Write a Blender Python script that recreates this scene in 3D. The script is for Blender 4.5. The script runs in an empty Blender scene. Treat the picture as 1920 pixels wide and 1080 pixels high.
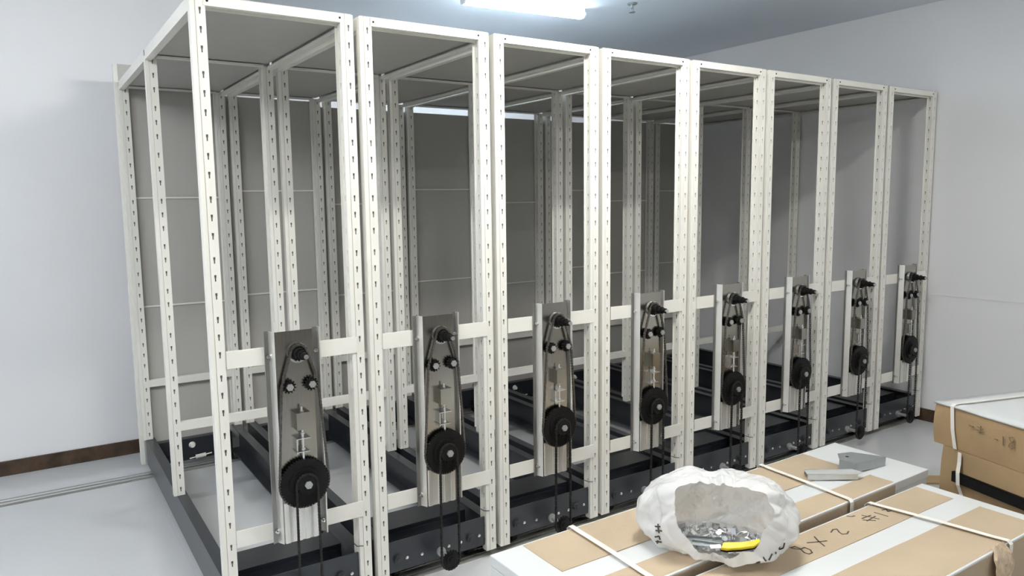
import bpy, math, random
from math import sin, cos, pi, radians, tau
from mathutils import Vector, Matrix, noise
from mathutils.bvhtree import BVHTree

random.seed(7)
COL = bpy.context.scene.collection
F = -0.035          # floor height in the measuring frame (upright feet = 0); everything is lifted at the end
PITCH = 0.6         # spacing of the rolling frames
W = 0.575           # width of one frame
H = 2.272           # height of one frame
Y1, Y2 = 1.067, 2.147   # front faces of middle and rear uprights
XR, YB, ZC = 4.80, 2.54, 2.88   # right wall, back wall, ceiling


# ------------------------------------------------------------------ materials
def mat(name, color, rough=0.5, metal=0.0, noise_amt=0.0, noise_scale=8.0, bump=0.0, bump_scale=60.0,
        spec=0.5, stretch=(1, 1, 1), rough_var=0.0, coat=0.0):
    m = bpy.data.materials.new(name)
    m.use_nodes = True
    nt = m.node_tree
    b = nt.nodes['Principled BSDF']
    b.inputs['Base Color'].default_value = (*color, 1)
    b.inputs['Roughness'].default_value = rough
    b.inputs['Metallic'].default_value = metal
    b.inputs['Specular IOR Level'].default_value = spec
    b.inputs['Coat Weight'].default_value = coat
    b.inputs['Coat Roughness'].default_value = 0.08
    if noise_amt or rough_var or bump:
        tc = nt.nodes.new('ShaderNodeTexCoord')
        mp = nt.nodes.new('ShaderNodeMapping')
        mp.inputs['Scale'].default_value = stretch
        nt.links.new(tc.outputs['Object'], mp.inputs['Vector'])
        n = nt.nodes.new('ShaderNodeTexNoise')
        n.inputs['Scale'].default_value = noise_scale
        n.inputs['Detail'].default_value = 5
        nt.links.new(mp.outputs['Vector'], n.inputs['Vector'])
        if noise_amt:
            r = nt.nodes.new('ShaderNodeValToRGB')
            r.color_ramp.elements[0].position = 0.3
            r.color_ramp.elements[1].position = 0.7
            r.color_ramp.elements[0].color = (*[c * (1 - noise_amt) for c in color], 1)
            r.color_ramp.elements[1].color = (*[min(1, c * (1 + noise_amt)) for c in color], 1)
            nt.links.new(n.outputs['Fac'], r.inputs['Fac'])
            nt.links.new(r.outputs['Color'], b.inputs['Base Color'])
        if rough_var:
            mr = nt.nodes.new('ShaderNodeMapRange')
            mr.inputs['To Min'].default_value = max(0, rough - rough_var)
            mr.inputs['To Max'].default_value = rough + rough_var
            nt.links.new(n.outputs['Fac'], mr.inputs['Value'])
            nt.links.new(mr.outputs['Result'], b.inputs['Roughness'])
        if bump:
            n2 = nt.nodes.new('ShaderNodeTexNoise')
            n2.inputs['Scale'].default_value = bump_scale
            n2.inputs['Detail'].default_value = 3
            nt.links.new(mp.outputs['Vector'], n2.inputs['Vector'])
            bp = nt.nodes.new('ShaderNodeBump')
            bp.inputs['Strength'].default_value = bump
            bp.inputs['Distance'].default_value = 0.01
            nt.links.new(n2.outputs['Fac'], bp.inputs['Height'])
            nt.links.new(bp.outputs['Normal'], b.inputs['Normal'])
    return m


M = {}
M['paint'] = mat('white_powder_coat', (0.80, 0.787, 0.725), 0.34, noise_amt=0.02, noise_scale=5)
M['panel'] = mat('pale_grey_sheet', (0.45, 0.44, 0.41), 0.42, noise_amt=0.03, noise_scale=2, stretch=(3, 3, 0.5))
M['slot_shade'] = mat('painted_slot_shade', (0.12, 0.115, 0.105), 0.8)  # shade inside the hollow uprights, painted on the slot floors
M['dark_shaded'] = mat('charcoal_paint_shaded', (0.016, 0.019, 0.025), 0.26)  # darker copy of the charcoal: shade inside the base put into the colour
M['dark'] = mat('charcoal_paint', (0.030, 0.034, 0.040), 0.30)
M['galv'] = mat('bright_galvanised_sheet', (0.38, 0.365, 0.325), 0.22, metal=1.0, noise_amt=0.06, noise_scale=25, stretch=(6, 1, 0.6), rough_var=0.05)
M['galv2'] = mat('dull_galvanised_sheet', (0.34, 0.335, 0.315), 0.4, metal=0.9, noise_amt=0.06, noise_scale=25, stretch=(6, 1, 0.6))
M['flange'] = mat('reflection_bright_sheet', (0.86, 0.85, 0.81), 0.32, metal=0.75, noise_amt=0.03, noise_scale=20)  # reflected light on the drive plate put into a paler colour
M['zinc'] = mat('zinc_hardware', (0.78, 0.79, 0.80), 0.22, metal=1.0, noise_amt=0.08, noise_scale=60)
M['black'] = mat('black_oxide_steel', (0.006, 0.006, 0.006), 0.5, noise_amt=0.2, noise_scale=40, spec=0.22)
M['chain'] = mat('oiled_roller_chain', (0.030, 0.029, 0.027), 0.35, metal=0.4, noise_amt=0.3, noise_scale=90)
M['chain2'] = mat('plated_roller_chain', (0.16, 0.15, 0.135), 0.35, metal=0.7, noise_amt=0.3, noise_scale=90)
M['hub'] = mat('wheel_bolt_steel', (0.42, 0.43, 0.42), 0.4, metal=0.6)
M['board'] = mat('white_melamine_board', (0.70, 0.72, 0.715), 0.35, noise_amt=0.015, noise_scale=3)
M['card'] = mat('brown_cardboard', (0.49, 0.39, 0.275), 0.75, noise_amt=0.07, noise_scale=3, bump=0.12, bump_scale=90, spec=0.25)
M['card2'] = mat('kraft_carton', (0.40, 0.28, 0.155), 0.78, noise_amt=0.09, noise_scale=4, bump=0.15, bump_scale=70, spec=0.2)
M['torn'] = mat('torn_paper_core', (0.66, 0.52, 0.36), 0.85, noise_amt=0.2, noise_scale=40)
M['strap'] = mat('white_packing_strap', (0.86, 0.83, 0.77), 0.40, noise_amt=0.03, noise_scale=30)
M['ink'] = mat('marker_ink', (0.07, 0.055, 0.045), 0.7)
M['ink2'] = mat('faded_marker_ink', (0.25, 0.175, 0.095), 0.8)
M['wall'] = mat('white_wall_paint', (0.82, 0.825, 0.835), 0.62, noise_amt=0.012, noise_scale=1.5, spec=0.3)
M['front_wall'] = mat('dark_wood_partition', (0.20, 0.17, 0.14), 0.6, noise_amt=0.2, noise_scale=3, stretch=(4, 4, 0.4))
M['ceil'] = mat('ceiling_paint', (0.84, 0.89, 0.95), 0.7, noise_amt=0.01, noise_scale=1.5, spec=0.2)
M['skirt'] = mat('brown_stone_skirting', (0.062, 0.036, 0.020), 0.30, noise_amt=0.55, noise_scale=14)
M['steel'] = mat('rail_steel', (0.75, 0.76, 0.76), 0.30, metal=0.9, noise_amt=0.1, noise_scale=30, stretch=(0.2, 4, 4))
M['grout'] = mat('rail_bed_mortar', (0.24, 0.24, 0.22), 0.6, noise_amt=0.12, noise_scale=12)
M['yellow'] = mat('yellow_plastic', (0.80, 0.60, 0.02), 0.35, noise_amt=0.05)
M['greyp'] = mat('grey_plated_bracket', (0.36, 0.39, 0.40), 0.38, metal=0.55, noise_amt=0.06, noise_scale=20)
M['palep'] = mat('pale_plated_bracket', (0.62, 0.63, 0.61), 0.40, metal=0.35, noise_amt=0.05, noise_scale=20)
M['fixture'] = mat('white_fixture_plastic', (0.75, 0.77, 0.80), 0.4)


def floor_material():
    m = mat('glossy_floor_tile', (0.56, 0.57, 0.575), 0.16, noise_amt=0.035, noise_scale=1.1, rough_var=0.05, spec=0.55)
    nt = m.node_tree
    b = nt.nodes['Principled BSDF']
    old = b.inputs['Base Color'].links[0].from_socket
    tc = nt.nodes.new('ShaderNodeTexCoord')
    br = nt.nodes.new('ShaderNodeTexBrick')
    br.offset = 0.0
    br.inputs['Scale'].default_value = 1.0
    br.inputs['Brick Width'].default_value = 0.8
    br.inputs['Row Height'].default_value = 0.8
    br.inputs['Mortar Size'].default_value = 0.0025
    br.inputs['Color1'].default_value = br.inputs['Color2'].default_value = (1, 1, 1, 1)
    br.inputs['Mortar'].default_value = (0.95, 0.95, 0.945, 1)
    nt.links.new(tc.outputs['Object'], br.inputs['Vector'])
    mx = nt.nodes.new('ShaderNodeMixRGB')
    mx.blend_type = 'MULTIPLY'
    mx.inputs['Fac'].default_value = 1
    nt.links.new(old, mx.inputs['Color1'])
    nt.links.new(br.outputs['Color'], mx.inputs['Color2'])
    nt.links.new(mx.outputs['Color'], b.inputs['Base Color'])
    return m


M['floor'] = floor_material()


def emissive(name, color, strength):
    m = bpy.data.materials.new(name)
    m.use_nodes = True
    nt = m.node_tree
    nt.nodes.clear()
    o = nt.nodes.new('ShaderNodeOutputMaterial')
    e = nt.nodes.new('ShaderNodeEmission')
    e.inputs['Color'].default_value = (*color, 1)
    e.inputs['Strength'].default_value = strength
    nt.links.new(e.outputs[0], o.inputs[0])
    return m


M['lamp'] = emissive('cool_tube_diffuser', (0.70, 0.85, 1.0), 16.5)
M['lamp_cool'] = emissive('cool_white_tube_diffuser', (0.86, 0.93, 1.0), 58.0)
M['lamp_dim'] = emissive('weak_tube_diffuser', (1.0, 0.985, 0.93), 32.0)
M['lamp_warm'] = emissive('neutral_tube_diffuser', (1.0, 0.98, 0.935), 58.0)


def film_material():
    m = bpy.data.materials.new('white_plastic_film')
    m.use_nodes = True
    nt = m.node_tree
    nt.nodes.clear()
    o = nt.nodes.new('ShaderNodeOutputMaterial')
    p = nt.nodes.new('ShaderNodeBsdfPrincipled')
    p.inputs['Base Color'].default_value = (0.93, 0.94, 0.94, 1)
    p.inputs['Roughness'].default_value = 0.22
    t = nt.nodes.new('ShaderNodeBsdfTranslucent')
    t.inputs['Color'].default_value = (0.93, 0.93, 0.92, 1)
    tr = nt.nodes.new('ShaderNodeBsdfTransparent')
    tc = nt.nodes.new('ShaderNodeTexCoord')
    nz = nt.nodes.new('ShaderNodeTexNoise')
    nz.noise_type = 'RIDGED_MULTIFRACTAL'
    nz.inputs['Scale'].default_value = 9.0
    nz.inputs['Detail'].default_value = 3.0
    nz.inputs['Distortion'].default_value = 1.2
    nt.links.new(tc.outputs['Object'], nz.inputs['Vector'])
    bp = nt.nodes.new('ShaderNodeBump')
    bp.inputs['Strength'].default_value = 0.8
    bp.inputs['Distance'].default_value = 0.035
    nt.links.new(nz.outputs['Fac'], bp.inputs['Height'])
    nt.links.new(bp.outputs['Normal'], p.inputs['Normal'])
    nt.links.new(bp.outputs['Normal'], t.inputs['Normal'])
    m1 = nt.nodes.new('ShaderNodeMixShader')
    m1.inputs[0].default_value = 0.36
    m2 = nt.nodes.new('ShaderNodeMixShader')
    m2.inputs[0].default_value = 0.10
    nt.links.new(p.outputs[0], m1.inputs[1])
    nt.links.new(t.outputs[0], m1.inputs[2])
    nt.links.new(m1.outputs[0], m2.inputs[1])
    nt.links.new(tr.outputs[0], m2.inputs[2])
    nt.links.new(m2.outputs[0], o.inputs[0])
    return m


M['film'] = film_material()


# ------------------------------------------------------------------ mesh builder
class MB:
    def __init__(self):
        self.v, self.f = [], []
        self.dark = []          # faces that take the second (dark) material

    def add(self, vs, fs):
        n = len(self.v)
        self.v += [tuple(p) for p in vs]
        self.f += [tuple(i + n for i in f) for f in fs]
        return self

    def box(self, x0, x1, y0, y1, z0, z1, mtx=None):
        vs = [Vector((x, y, z)) for z in (z0, z1) for y in (y0, y1) for x in (x0, x1)]
        if mtx:
            vs = [mtx @ p for p in vs]
        return self.add(vs, [(0, 2, 3, 1), (4, 5, 7, 6), (0, 1, 5, 4), (2, 6, 7, 3), (0, 4, 6, 2), (1, 3, 7, 5)])

    def quad(self, a, b, c, d):
        return self.add([a, b, c, d], [(0, 1, 2, 3)])

    def prism(self, pts, a0, a1, axis='y', mtx=None):
        """a closed outline extruded between a0 and a1 along an axis; pts are the other two coordinates in xyz order"""
        def mk(p, a):
            q = {'x': (a, p[0], p[1]), 'y': (p[0], a, p[1]), 'z': (p[0], p[1], a)}[axis]
            q = Vector(q)
            return mtx @ q if mtx else q
        n = len(pts)
        vs = [mk(p, a0) for p in pts] + [mk(p, a1) for p in pts]
        fs = [tuple(range(n - 1, -1, -1)), tuple(range(n, 2 * n))]
        fs += [(i, (i + 1) % n, n + (i + 1) % n, n + i) for i in range(n)]
        return self.add(vs, fs)

    def disc(self, cx, cz, y0, y1, r, n=32, r1=None):
        """a cylinder or cone whose axis runs along y"""
        r1 = r if r1 is None else r1
        vs = [(cx + r * cos(tau * i / n), y0, cz + r * sin(tau * i / n)) for i in range(n)]
        vs += [(cx + r1 * cos(tau * i / n), y1, cz + r1 * sin(tau * i / n)) for i in range(n)]
        fs = [tuple(range(n)), tuple(range(2 * n - 1, n - 1, -1))]
        fs += [((i + 1) % n, i, n + i, n + (i + 1) % n) for i in range(n)]
        return self.add(vs, fs)

    def gear(self, cx, cz, y0, y1, r, teeth, depth):
        pts = []
        for i in range(teeth):
            for fr, rr in ((0.0, r - depth), (0.28, r - depth), (0.45, r), (0.65, r), (0.85, r - depth)):
                a = tau * (i + fr) / teeth
                pts.append((cx + rr * cos(a), cz + rr * sin(a)))
        return self.prism(pts, y0, y1, 'y')

    def rod(self, a, b, r, n=10, r1=None):
        a, b = Vector(a), Vector(b)
        d = (b - a).normalized()
        u = d.orthogonal().normalized()
        w = d.cross(u)
        r1 = r if r1 is None else r1
        vs = [a + (u * cos(tau * i / n) + w * sin(tau * i / n)) * r for i in range(n)]
        vs += [b + (u * cos(tau * i / n) + w * sin(tau * i / n)) * r1 for i in range(n)]
        fs = [tuple(range(n - 1, -1, -1)), tuple(range(n, 2 * n))]
        fs += [(i, (i + 1) % n, n + (i + 1) % n, n + i) for i in range(n)]
        return self.add(vs, fs)

    def tube(self, pts, r, n=6):
        for p, q in zip(pts, pts[1:]):
            self.rod(p, q, r, n)
        return self

    def ribbon(self, pts, side, width, thick):
        """a flat band following pts; side = direction of its width at each point"""
        pts = [Vector(p) for p in pts]
        rings = []
        for i, p in enumerate(pts):
            t = (pts[min(i + 1, len(pts) - 1)] - pts[max(i - 1, 0)]).normalized()
            s = Vector(side).normalized()
            nn = s.cross(t).normalized()
            rings.append([p - s * width / 2, p + s * width / 2, p + s * width / 2 + nn * thick, p - s * width / 2 + nn * thick])
        vs = [q for r in rings for q in r]
        fs = [(0, 1, 2, 3)]
        for i in range(len(rings) - 1):
            for k in range(4):
                fs.append((4 * i + k, 4 * i + 4 + k, 4 * i + 4 + (k + 1) % 4, 4 * i + (k + 1) % 4))
        e = 4 * (len(rings) - 1)
        fs.append((e + 3, e + 2, e + 1, e))
        return self.add(vs, fs)

    def build(self, name, material, parent=None, bevel=0.0, segs=2, solid=0.0, smooth=False):
        me = bpy.data.meshes.new(name)
        me.from_pydata(self.v, [], self.f)
        me.update()
        me.materials.append(M[material])
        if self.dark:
            me.materials.append(M['slot_shade'])
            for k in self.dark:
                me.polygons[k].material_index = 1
        o = bpy.data.objects.new(name, me)
        COL.objects.link(o)
        if parent:
            o.parent = parent
        if solid:
            s = o.modifiers.new('sheet', 'SOLIDIFY')
            s.thickness = solid
            s.offset = -1
        if bevel:
            b = o.modifiers.new('edge', 'BEVEL')
            b.width = bevel
            b.segments = segs
            b.limit_method = 'ANGLE'
            b.angle_limit = radians(40)
        if smooth:
            for p in me.polygons:
                p.use_smooth = True
        return o


def fix_normals(o):
    import bmesh
    bm = bmesh.new()
    bm.from_mesh(o.data)
    bmesh.ops.recalc_face_normals(bm, faces=bm.faces)
    bm.to_mesh(o.data)
    bm.free()


def smooth_by_angle(o, deg=35):
    import bmesh
    bm = bmesh.new()
    bm.from_mesh(o.data)
    for f in bm.faces:
        f.smooth = True
    for e in bm.edges:
        if len(e.link_faces) == 2 and e.calc_face_angle(0) > radians(deg):
            e.smooth = False
    bm.to_mesh(o.data)
    bm.free()


def tag(o, label=None, cat=None, group=None, kind=None):
    if label:
        o['label'] = label
    if cat:
        o['category'] = cat
    if group:
        o['group'] = group
    if kind:
        o['kind'] = kind
    return o


def empty(name, loc, rz=0.0):
    o = bpy.data.objects.new(name, None)
    o.empty_display_size = 0.1
    o.location = loc
    o.rotation_euler = (0, 0, rz)
    COL.objects.link(o)
    return o


def copy_tree(o, parent=None):
    c = o.copy()
    COL.objects.link(c)
    c.parent = parent
    for ch in list(o.children):
        copy_tree(ch, c)
    return c


# ------------------------------------------------------------------ the room
def structure(name, mb, material, **k):
    return tag(mb.build(name, material, **k), kind='structure')


XL, YF = -4.6, -6.6
structure('floor', MB().box(XL, XR, YF, YB, F - 0.10, F), 'floor')
structure('ceiling', MB().box(XL, XR, YF, YB, ZC, ZC + 0.10), 'ceil')
structure('wall_back', MB().box(XL - 0.1, XR + 0.1, YB, YB + 0.1, F - 0.1, ZC + 0.1), 'wall')
structure('wall_right', MB().box(XR, XR + 0.1, YF, YB, F - 0.1, ZC + 0.1), 'wall')
structure('wall_left', MB().box(XL - 0.1, XL, YF, YB, F - 0.1, ZC + 0.1), 'wall')
structure('wall_front', MB().box(XL - 0.1, XR + 0.1, YF - 0.1, YF, F - 0.1, ZC + 0.1), 'front_wall')
structure('baseboard_back', MB().box(XL, XR, YB - 0.012, YB, F, 0.056), 'skirt', bevel=0.002)
structure('baseboard_right', MB().box(XR - 0.012, XR, YF, YB - 0.012, F, 0.054), 'skirt', bevel=0.002)
structure('baseboard_left', MB().box(XL, XL + 0.012, YF, YB - 0.012, F, 0.054), 'skirt')
structure('baseboard_front', MB().box(XL + 0.012, XR - 0.012, YF, YF + 0.012, F, 0.054), 'skirt')
structure('trim_1', MB().box(XR - 0.003, XR, YF, -0.03, 0.878, 0.882), 'wall')


# two steel rails let into the floor, on which the frames roll
def track(y0, y1, label):
    r = empty('floor_track', (0, (y0 + y1) / 2, F))
    w = (y1 - y0) / 2
    MB().box(XL + 0.6, XR - 0.02, -w, w, 0.0, 0.003).build('mortar_bed', 'grout', r)
    MB().box(XL + 0.6, XR - 0.02, -0.034, -0.014, 0.003, 0.006).build('rail_strip', 'steel', r, bevel=0.001)
    MB().box(XL + 0.6, XR - 0.02, 0.012, 0.034, 0.003, 0.006).build('rail_strip', 'steel', r, bevel=0.001)
    MB().box(XL + 0.6, XR - 0.02, -0.0135, 0.0115, 0.003, 0.0035).build('guide_groove', 'galv2', r)
    tag(r, label, 'floor rail')


track(1.985, 2.10, 'flat steel rail let into the floor near the back wall, running out to the left')
track(0.020, 0.155, 'steel floor rail under the front ends of the shelving frames')


# ------------------------------------------------------------------ a rolling shelving frame
def slotted_face(mb, o, u, wid, z0, z1, cu, hw, slots, hl, n):
    """a flat strip from o along u (width wid) and up, with keyhole slots centred at cu; n = inward direction"""
    o, u, n = Vector(o), Vector(u), Vector(n)

    def P(a, z, d=0.0):
        p = o + u * a + n * d
        return (p.x, p.y, z)
    a0, a1 = cu - hw, cu + hw
    mb.quad(P(0, z0), P(a0, z0), P(a0, z1), P(0, z1))
    mb.quad(P(a1, z0), P(wid, z0), P(wid, z1), P(a1, z1))
    z = z0
    for s in slots:
        mb.quad(P(a0, z), P(a1, z), P(a1, s - hl), P(a0, s - hl))
        t = 0.003
        # keyhole outline: wide above, narrow below
        k = -hl * 0.25
        b0, b1 = cu - hw * 0.6, cu + hw * 0.6
        out = [(a0, s + hl), (a0, s + k), (b0, s - k), (b0, s - hl), (b1, s - hl), (b1, s - k), (a1, s + k), (a1, s + hl)]
        mb.quad(P(a0, s - hl), P(b0, s - hl), P(b0, s - k), P(a0, s + k))
        mb.quad(P(b1, s - hl), P(a1, s - hl), P(a1, s + k), P(b1, s - k))
        for p, q in zip(out, out[1:] + out[:1]):
            mb.quad(P(*p), P(*q), P(*q, t), P(*p, t))
        mb.dark.append(len(mb.f))  # slot floor painted dark in place of real shade
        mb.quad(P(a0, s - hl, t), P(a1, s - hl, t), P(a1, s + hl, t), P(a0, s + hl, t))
        z = s + hl
    mb.quad(P(a0, z), P(a1, z), P(a1, z1), P(a0, z1))


def slot_heights(z0, z1):
    out, z, i = [], 0.0448, 0
    steps = (0.063, 0.0845, 0.064)
    while z < 2.26:
        if z0 + 0.03 < z < z1 - 0.02:
            out.append(z)
        z += steps[i % 3]
        i += 1
    return out


PW, PD = 0.050, 0.036   # upright section


def make_post(z0, z1, left):
    mb = MB()
    sl = slot_heights(z0, z1)
    # front: narrow flat, shallow groove, slotted flat
    g0, g1 = (0.0155, 0.0185)
    mb.quad((0, 0, z0), (g0, 0, z0), (g0, 0, z1), (0, 0, z1))
    mb.quad((g0, 0, z0), (g0 + 0.001, 0.003, z0), (g0 + 0.001, 0.003, z1), (g0, 0, z1))
    mb.quad((g0 + 0.001, 0.003, z0), (g1 - 0.001, 0.003, z0), (g1 - 0.001, 0.003, z1), (g0 + 0.001, 0.003, z1))
    mb.quad((g1 - 0.001, 0.003, z0), (g1, 0, z0), (g1, 0, z1), (g1 - 0.001, 0.003, z1))
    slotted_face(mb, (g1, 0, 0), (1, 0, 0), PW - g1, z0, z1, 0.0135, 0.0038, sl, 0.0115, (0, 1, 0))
    # sides
    if left:
        mb.quad((0, PD, z0), (0, 0, z0), (0, 0, z1), (0, PD, z1))
    else:
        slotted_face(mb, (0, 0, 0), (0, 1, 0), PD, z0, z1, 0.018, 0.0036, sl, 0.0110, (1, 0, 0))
    mb.quad((PW, 0, z0), (PW, PD, z0), (PW, PD, z1), (PW, 0, z1))
    mb.quad((PW, PD, z0), (0, PD, z0), (0, PD, z1), (PW, PD, z1))
    # caps
    for z in (z0, z1):
        mb.quad((0, 0, z), (PW, 0, z), (PW, PD, z), (0, PD, z))
    if not left:   # turned-in lip on the inner edge
        mb.box(-0.010, 0.0, PD - 0.003, PD, z0 + 0.03, z1)
    return mb


def make_unit():
    r = empty('mobile_shelving_frame', (0, 0, 0))
    # six uprights
    for (y, z0, z1) in ((0, 0, H), (Y1, 0.162, 2.245), (Y2 - PD, 0.162, 2.245)):
        for left in (True, False):
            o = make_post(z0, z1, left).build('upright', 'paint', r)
            o.location = (0 if left else W - PW, y, 0)
    # top front beam with its turned-in lower lip, and a bolt hole at each end
    mb = MB().box(PW - 0.006, W - PW + 0.010, -0.003, -0.0005, 2.240, H)
    mb.box(PW, W - PW, -0.0005, 0.022, H - 0.003, H - 0.001)
    mb.box(PW, W - PW, 0.0, 0.026, 2.240, 2.2425).box(PW, W - PW, 0.024, 0.026, 2.230, 2.240)
    b = mb.build('top_beam', 'paint', r)
    for x in (PW + 0.006, W - PW - 0.002):
        MB().disc(x, 2.256, -0.0046, -0.003, 0.0042, 12).build('bolt', 'black', b)
    for y in (Y1, Y2 - PD):
        MB().box(PW, W - PW, y - 0.003, y + 0.0, 2.236, 2.268).box(PW, W - PW, y - 0.026, y - 0.003, 2.236, 2.2385)\
            .box(PW, W - PW, y - 0.026, y - 0.024, 2.2385, 2.246).build('top_beam', 'paint', r)
    # side beams along the depth
    for s in (0, 1):
        x0, x1 = (0.001, 0.0035) if s == 0 else (W - 0.0035, W - 0.001)
        i0, i1 = (0.0035, 0.030) if s == 0 else (W - 0.030, W - 0.0035)
        l0, l1 = (0.028, 0.030) if s == 0 else (W - 0.030, W - 0.028)
        mb = MB()
        for a, c in ((PD, Y1), (Y1 + PD, Y2 - PD)):
            mb.box(x0, x1, a, c, 2.226, H)
            mb.box(i0, i1, a, c, 2.226, 2.2285)
            mb.box(l0, l1, a, c, 2.2285, 2.240)
        mb.build('side_beam', 'paint', r)
    MB().box(0.004, W - 0.004, 0.004, Y2 - 0.002, 2.2735, 2.2755).box(0.032, W - 0.032, 0.028, Y2 - 0.04, 2.2500, 2.2515)\
        .build('top_panel', 'panel', r)
    # flat front crossbars that carry the drive plate
    MB().box(0.006 + PW - 0.004, W - PW + 0.02, -0.004, -0.0005, 0.985, 1.050).box(PW, W - PW, -0.0005, 0.018, 0.985, 0.987)\
        .build('front_crossbar', 'paint', r, bevel=0.0012)
    MB().box(0.006 + PW - 0.004, W - PW + 0.02, -0.004, -0.0005, 0.313, 0.378).box(PW, W - PW, -0.0005, 0.018, 0.313, 0.315)\
        .build('front_crossbar', 'paint', r, bevel=0.0012)
    # low crossbars at the middle and the rear
    for y in (Y1, Y2 - PD):
        MB().box(PW, W - PW, y + 0.002, y + 0.0045, 0.482, 0.524).box(PW, W - PW, y + 0.0045, y + 0.03, 0.5215, 0.524)\
            .build('low_crossbar', 'paint', r)
    # chassis
    ch = empty('chassis_holder', (0, 0, 0))
    bpy.data.objects.remove(ch)
    for s in (0, 1):
        fl = (lambda a, c: (a, c)) if s == 0 else (lambda a, c: (W - c, W - a))
        mb = MB()
        mb.box(*fl(0.014, 0.019), 0.037, Y2 + 0.0, 0.0, 0.160)
        mb.box(*fl(0.019, 0.062), 0.037, Y2 + 0.0, 0.156, 0.160)
        mb.box(*fl(0.019, 0.074), 0.037, Y2 + 0.0, 0.0, 0.005)
        mb.build('chassis_rail', 'dark', r)
    fp = MB().box(0.052, W - 0.052, 0.012, 0.018, 0.026, 0.160).build('chassis_front_plate', 'dark', r, bevel=0.0015)
    for x, z in ((0.135, 0.078), (0.205, 0.074), (0.335, 0.074), (0.395, 0.075), (0.490, 0.080)):
        MB().disc(x, z, 0.006, 0.012, 0.0075, 6).disc(x, z, 0.002, 0.006, 0.0045, 12).build('bolt', 'zinc', fp)
    for x in (0.095, 0.445):
        MB().disc(x, 0.080, -0.002, 0.012, 0.019, 24).disc(x, 0.080, -0.006, -0.002, 0.011, 20).build('axle_cap', 'dark', fp)
    MB().box(0.074, W - 0.074, 0.150, 0.320, 0.130, 0.150).box(0.074, W - 0.074, 0.150, 0.154, 0.01, 0.130)\
        .box(0.074, W - 0.074, 0.316, 0.320, 0.01, 0.130).build('chassis_crossbeam', 'dark_shaded', r, bevel=0.002)
    rp = MB().box(0.074, W - 0.074, 2.085, 2.092, 0.0, 0.134).box(0.074, W - 0.074, 2.092, 2.14, 0.128, 0.134)\
        .build('chassis_rear_plate', 'dark_shaded', r, bevel=0.0015)
    MB().rod((0.275, 2.066, 0.018), (0.335, 2.066, 0.022), 0.012, 14).rod((0.24, 2.066, 0.013), (0.37, 2.066, 0.026), 0.004, 8)\
        .build('turnbuckle', 'paint', rp)
    MB().rod((0.262, 2.085, 0.092), (0.262, 2.062, 0.092), 0.020, 18, 0.012).build('bearing_cap', 'paint', rp)
    for y in (0.0875, 2.0425):
        for x in (0.105, W - 0.105):
            mb = MB().rod((x - 0.014, y, F + 0.006 + 0.047), (x + 0.014, y, F + 0.006 + 0.047), 0.047, 28)
            mb.rod((x - 0.086, y, F + 0.053), (x + 0.02, y, F + 0.053), 0.010, 10)
            mb.build('track_wheel', 'black', r)
    MB().rod((0.020, 0.0875, F + 0.053), (W - 0.02, 0.0875, F + 0.053), 0.011, 12).build('drive_axle', 'hub', r)
    # small dark cable tie round the front right upright
    MB().rod((W - PW - 0.013, -0.003, 0.194), (W - PW + 0.014, -0.003, 0.188), 0.0016, 6).rod((W - PW - 0.013, -0.003, 0.194), (W - PW - 0.012, 0.03, 0.192), 0.0016, 6)\
        .build('cable_tie', 'black', r)

    # ---------------- drive plate with chains and wheels
    ZB, ZT = 0.300, 1.106
    cx = 0.2965
    yb = -0.0045
    d = 0.030                        # how far the middle stands forward
    mb = MB()
    t = 0.002
    x = [0.184, 0.201, 0.216, 0.354, 0.366, 0.388]
    web = [(x[2] - 0.001, yb - d), (x[3] + 0.001, yb - d), (x[3] + 0.001, yb - d - t), (x[2] - 0.001, yb - d - t)]
    mb.prism(web, ZB, ZT, 'z')
    pl = mb.build('drive_plate', 'galv', r)
    fix_normals(pl)
    lf = [(x[0], yb), (x[1], yb), (x[1], yb - t), (x[0] + t, yb - t), (x[0] + t, yb - 0.008), (x[0], yb - 0.008)]
    lc = [(x[1], yb), (x[2] - 0.001, yb - d), (x[2] - 0.001, yb - d - t), (x[1], yb - t)]
    rf = [(x[3] + 0.001, yb - d), (x[4], yb), (x[5] - 0.005, yb), (x[5] - 0.005, yb - t), (x[4] - t, yb - t), (x[3] + 0.001, yb - d - t)]
    rl = [(x[5] - 0.005, yb), (x[5], yb), (x[5], yb - 0.024), (x[5] - 0.005, yb - 0.024)]
    for q, fin, nm in ((lf, 'galv2', 'plate_flange'), (lc, 'flange', 'plate_fold'), (rf, 'galv2', 'plate_flange'), (rl, 'flange', 'plate_lip')):
        fl = MB().prism(q, ZB - 0.004, ZT + 0.002, 'z').build(nm, fin, pl)
        fix_normals(fl)
    yw = yb - d - t                  # front of the plate's middle
    for (bx, bz) in ((0.196, 1.015), (0.3735, 1.018), (0.196, 0.345), (0.3735, 0.345)):
        MB().disc(bx, bz, yb - 0.012, yb - t, 0.008, 6).disc(bx, bz, yb - 0.026, yb - 0.012, 0.004, 10).build('bolt', 'zinc', pl)
    # added ribbed sheet below the wheel, imitating floor and chain reflections in the web
    mb = MB().box(0.220, 0.350, yw - 0.0015, yw, ZB - 0.002, 0.455)
    for gx in (0.222, 0.268, 0.296, 0.328):
        mb.box(gx, gx + 0.016, yw - 0.005, yw - 0.0015, ZB - 0.002, 0.455)
    mb.build('reflection_sheet', 'flange', pl, bevel=0.001)
    # handle shaft
    MB().disc(cx, 1.023, yw - 0.008, yw, 0.038, 32).build('bearing_flange', 'zinc', pl)
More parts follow.
